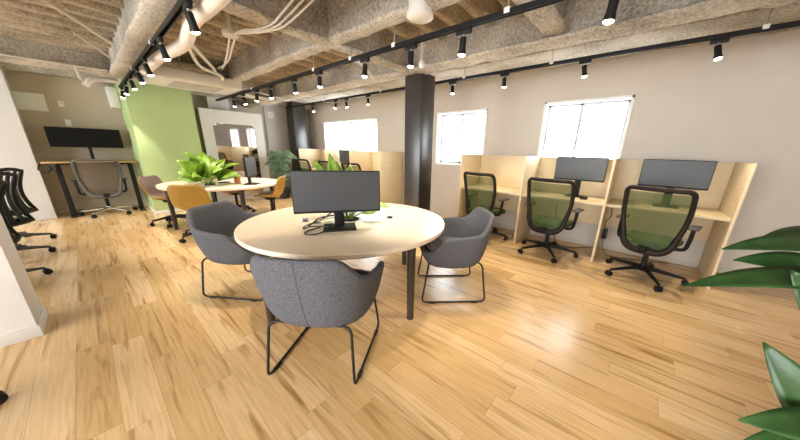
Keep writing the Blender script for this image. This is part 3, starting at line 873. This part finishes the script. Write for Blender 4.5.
dup(sc0, 'black slot-back chair with pale green seat, cut by the picture edge', (-.88, 5.62, 0), face(-.8, .6))
dup(sc0, 'black office chair mostly hidden behind the near white partition', (-.86, 4.55, 0), face(-.9, .3))
dup(sc0, 'black office chair in front of the near white partition, only a caster showing', (-.925, 2.31, 0), face(-.95, .3))

# ------------------------------------------------------------------ ochre swivel chairs
def ochre_chair(label, x, y, rz):
    t = thing('swivel_chair', label, 'swivel chair', (x, y, 0), rz, 'ochre swivel chairs at the farther table')
    five_star(t, M['black'], R=.29, zc=.11)
    bm = bmesh.new(); cyl(bm, (0, 0, .15), (0, 0, .405), .024); cyl(bm, (0, 0, .395), (0, 0, .425), .09, .11); obj('column_post', bm, M['black'], t)
    prof = spline([(0, .235, .455), (0, .16, .450), (0, .0, .440), (0, -.12, .445), (0, -.195, .50), (0, -.235, .60), (0, -.262, .72), (0, -.285, .83)], 4)
    def width(k):
        w = .215 + .025 * math.sin(k * PI)
        for e in (k, 1 - k):
            if e < .12: w *= (1 - ((.12 - e) / .12) ** 2 * .28)
        return w
    def surf(off, scale):
        bm = bmesh.new(); rows = []
        n = len(prof)
        for i, p in enumerate(prof):
            k = i / (n - 1)
            tan = (prof[min(i + 1, n - 1)] - prof[max(i - 1, 0)]).normalized()
            nor = Vector((0, tan.z, -tan.y)) * -1      # into the seat
            if nor.z < 0 and k < .5: nor = -nor
            if k >= .5 and nor.y < 0: nor = -nor
            w = width(k) * scale
            dish = .055 * (.4 + math.sin(k * PI))
            rows.append([bm.verts.new(p + Vector((u * w, 0, 0)) + nor * (abs(u * scale) ** 2.6 * dish + off)) for u in [(-1 + 2 * j / 12) for j in range(13)]])
        for a, b in zip(rows, rows[1:]):
            for j in range(12): bm.faces.new((a[j], a[j + 1], b[j + 1], b[j]))
        return bm
    o = obj('shell', surf(0, 1), M['ochre'], t, ang=3)
    md = o.modifiers.new('thickness', 'SOLIDIFY'); md.thickness = .016; md.offset = 0
    o = obj('pad', surf(.016, .93), M['mauve'], t, ang=3)
    md = o.modifiers.new('thickness', 'SOLIDIFY'); md.thickness = .014; md.offset = 0
    return t
oc = ochre_chair('ochre swivel chair with its back to the camera at the farther table', .93, 4.98, face(.55, .83))
dup(oc, 'ochre swivel chair with mauve pad showing, before the green wall', (.80, 6.25, 0), face(.75, -.66))
dup(oc, 'ochre swivel chair seen from the side, beside the potted palm', (2.12, 5.40, 0), face(-.75, .66))
dup(oc, 'ochre swivel chair on the mirror side of the farther table', (1.85, 6.45, 0), face(-.4, -.9))

# ------------------------------------------------------------------ standing desk at the end wall
t = thing('standing_desk', 'oak-topped standing desk with black legs at the end wall', 'desk', (.1, 8.2, 0))
bobj('desk_top', M['deskwood'], t, (-.60, .57, -.30, .285, .985, 1.01), bevel=.003)
for x in (-.45, .46):
    bobj('leg', M['blackmetal'], t, (x - .035, x + .035, -.09, -.03, .02, .96), bevel=.004)
    bobj('leg_foot', M['blackmetal'], t, (x - .04, x + .04, -.26, .26, 0, .025), bevel=.004)
bobj('crossbar', M['blackmetal'], t, (-.45, .46, -.09, -.03, .945, .985), bevel=.003)
bobj('control_box', M['black'], t, (.25, .36, -.28, -.2, .945, .985), bevel=.004)
monitor('monitor', 'ultrawide black monitor on a post above the standing desk', (.10, 8.18, 1.01), face(0, 1), .90, .345, .42, kind='post', sm='dark_reflection_screen')
tag(bobj('desk_phone', M['black'], None, (.30, .40, 8.02, 8.12, 1.01, 1.035), bevel=.006), 'small black device on the standing desk beside the monitor post', 'device')
pipe('black cables bunched under the left end of the standing desk', [(-.52, 8.0, .97), (-.55, 7.98, .88), (-.47, 7.97, .82), (-.42, 7.98, .90), (-.46, 8.0, .95), (-.38, 7.98, .86), (-.36, 8.0, .97)], .009, 'desk_cable', 'cable', cat='cable')

# things on the end wall
t = thing('wall_panel', 'flat white rectangular panel high on the end wall', 'panel', (-.41, FY, 2.01))
bobj('cover', M['white'], t, (-.17, .17, -.04, 0, -.14, .14), bevel=.005)
bobj('rim', M['whitegloss'], t, (-.175, .175, -.012, 0, -.145, .145), bevel=.002)
t = thing('wall_sensor', 'small white wall sensor between the panel and the lights', 'sensor', (-.07, FY, 2.02))
bobj('back_plate', M['whitegloss'], t, (-.035, .035, -.012, 0, -.05, .05), bevel=.004)
bm = bmesh.new(); lathe(bm, [(0, 0), (.026, 0), (.026, .02), (.015, .035), (0, .038)], 20)
for v in bm.verts: v.co = Vector((v.co.x, -.012 - v.co.z, v.co.y - .01))
obj('lens', bm, M['white'], t)
t = thing('wall_switch', 'white wall switch plate just above the ultrawide monitor', 'switch', (-.06, FY, 1.69))
bobj('plate', M['whitegloss'], t, (-.035, .035, -.01, 0, -.06, .06), bevel=.003)
bobj('rocker', M['white'], t, (-.014, .014, -.014, -.009, -.03, .03), bevel=.002)
t = thing('wall_speaker', 'white box unit high on the wall beside the green wall', 'wall unit', (.61, FY, 2.2))
bobj('case', M['whitegloss'], t, (-.075, .068, -.24, 0, -.18, .19), bevel=.01)
bobj('front_grille', M['white'], t, (-.06, .053, -.246, -.238, -.15, .17), bevel=.003)
t = thing('wall_vent', 'small white square vent high on the gray wall beside the far dark column', 'vent', (3.62, FY - .03, 2.22))
bobj('frame', M['whitegloss'], t, (-.09, .09, -.02, 0, -.09, .09), bevel=.004)
bobj('slats', M['white'], t, *[(-.07, .07, -.026, -.018, -.065 + k * .03, -.05 + k * .03) for k in range(5)])
t = thing('wall_cabinet', 'shallow white cabinet on the wall above the standing mirror', 'cabinet', (2.36, FY, 2.27))
bobj('body', M['white'], t, (-.22, .22, -.18, 0, -.12, .20), bevel=.005)
bobj('lid', M['whitegloss'], t, (-.22, .22, -.19, -.18, -.12, .20), bevel=.002)

# ------------------------------------------------------------------ white framed mirror
MY = 8.0
t = thing('standing_mirror', 'tall white framed mirror with rounded corners beside the green wall', 'mirror', (2.52, MY, 0))
W2, H2 = .663, 2.165
bm = bmesh.new()
ow = [(-W2, 0), (W2, 0), (W2, H2), (-W2, H2)]
def rr(w0, w1, z0, z1, r, n=8):
    pts = []
    for cx, cz, a0 in ((w1 - r, z1 - r, 0), (w0 + r, z1 - r, PI / 2), (w0 + r, z0 + r, PI), (w1 - r, z0 + r, 1.5 * PI)):
        for k in range(n + 1):
            a = a0 + k / n * PI / 2; pts.append((cx + r * math.cos(a), cz + r * math.sin(a)))
    return pts
inn = rr(-.44, .46, .12, 1.865, .10); outp = rr(-W2, W2, 0, H2, .006)
vi = [[bm.verts.new((x, y, z)) for x, z in inn] for y in (0, .02)]
vo = [[bm.verts.new((x, y, z)) for x, z in outp] for y in (0, .16)]
n = len(inn)
for k in range(n):
    k2 = (k + 1) % n
    bm.faces.new((vo[0][k], vo[0][k2], vi[0][k2], vi[0][k]))
    bm.faces.new((vi[0][k], vi[0][k2], vi[1][k2], vi[1][k]))
    bm.faces.new((vo[1][k2], vo[1][k], vi[1][k], vi[1][k2]))
obj('frame', bm, M['white'], t, ang=.5)
bm = bmesh.new()
for a, b in (((-W2), (-W2 + .0)),):
    pass
for k in range(n):
    k2 = (k + 1) % n
    bm.faces.new([bm.verts.new((x, y, z)) for (x, y, z) in ((outp[k][0], 0, outp[k][1]), (outp[k2][0], 0, outp[k2][1]), (outp[k2][0], .16, outp[k2][1]), (outp[k][0], .16, outp[k][1]))])
bmesh.ops.remove_doubles(bm, verts=bm.verts[:], dist=1e-5)
obj('frame_edge', bm, M['olive'], t, ang=.5)['label'] = 'olive-brown edge'
bobj('mirror_glass', M['mirror'], t, (-.445, .465, .016, .02, .115, 1.87))

# ------------------------------------------------------------------ far plant by the column
t = thing('potted_palm', 'gray-green palm in a pot before the gray wall by the far column', 'plant', (3.32, 7.5, 0))
bm = bmesh.new(); lathe(bm, [(0, 0), (.12, 0), (.15, .26), (.155, .28), (.14, .28), (.135, .24), (0, .24)], 28); obj('pot', bm, M['pot'], t)
bm = bmesh.new(); lathe(bm, [(.138, .243), (0, .26)], 20); obj('soil', bm, M['soil'], t)
rnd = random.Random(5)
for i in range(8):
    a = i * 2 * PI / 8 + rnd.uniform(-.2, .2); h = rnd.uniform(.85, 1.25); r = rnd.uniform(.16, .34)
    st = spline([(0, 0, .25), (.03 * math.cos(a), .03 * math.sin(a), .25 + h * .4), (r * .6 * math.cos(a), r * .6 * math.sin(a), .2 + h * .85), (r * math.cos(a), r * math.sin(a), .12 + h * .86)], 6)
    bm = bmesh.new(); tube(bm, st, .006, 6)
    for k in range(5, len(st), 2):
        p = st[k]; f = (k - 6) / (len(st) - 6)
        for sg in (-1, 1):
            q = p + Vector((-math.sin(a) * sg * .22 + math.cos(a) * .09, math.cos(a) * sg * .22 + math.sin(a) * .09, -.02 - .07 * f))
            blade(bm, p, q, .036, (-.4, -.7, .6), .08, .2, n=5)
    leafobj(bm, M['palmleaf'], t, 'frond')

# ------------------------------------------------------------------ foreground plant, right edge
PX, PY = 1.55, -.80
t = thing('potted_plant', 'large dark green broad-leaved plant in the right foreground', 'plant', (PX, PY, 0))
bm = bmesh.new(); lathe(bm, [(0, 0), (.13, 0), (.17, .30), (.175, .32), (.155, .32), (.15, .27), (0, .27)], 32); obj('pot', bm, M['pot'], t)
bm = bmesh.new(); lathe(bm, [(.152, .272), (0, .29)], 24); obj('soil', bm, M['soil'], t)
EYE = Vector((0, 0, 1.36))
LV = [((1.767, -.718, 1.0), (1.458, -.293, 1.034), .045, .5), ((1.886, -.722, 1.06), (1.655, -.408, 1.03), .045, .3), ((1.662, -.672, .939), (1.476, -.334, .996), .045, .6),
      ((1.618, -.712, .915), (1.271, -.201, .92), .045, .45), ((1.489, -.602, .813), (1.38, -.438, 1.02), .05, .8), ((1.293, -.649, .50), (1.306, -.426, .782), .05, .8),
      ((1.316, -.701, .56), (1.09, -.377, .607), .045, .6), ((1.24, -.674, .55), (1.049, -.387, .576), .045, .5),
      ((1.7, -.85, 1.0), (1.95, -1.1, 1.15), .05, .3), ((1.6, -.85, 1.0), (1.75, -1.25, 1.1), .05, .3), ((1.5, -.9, .8), (1.2, -1.2, .9), .05, .3), ((1.65, -.8, .7), (2.05, -.75, .7), .05, .3)]
for b, e, wd, tw in LV:
    b, e = Vector(b) - Vector((PX, PY, 0)), Vector(e) - Vector((PX, PY, 0))
    bm = bmesh.new()
    tube(bm, spline([(0, 0, .28), (b.x * .35, b.y * .35, (b.z + .28) / 2), b], 6), .007, 8)
    up = Vector((0, 0, 1)).lerp(Vector((-.85, .3, .45)), tw)
    blade(bm, b, e, wd * 1.3, up, .10, .18, n=14, wave=.05)
    leafobj(bm, M['darkleaf'], t)

# ------------------------------------------------------------------ light
w = bpy.data.worlds.new('daylight'); SC.world = w; w.use_nodes = True
bg = w.node_tree.nodes['Background']; bg.inputs[0].default_value = (.93, .97, 1.0, 1); bg.inputs[1].default_value = 7.0
SC.view_settings.view_transform = 'Standard'; SC.view_settings.look = 'None'; SC.view_settings.gamma = 1
SC.view_settings.use_curve_mapping = False
SC.view_settings.exposure = 1.15
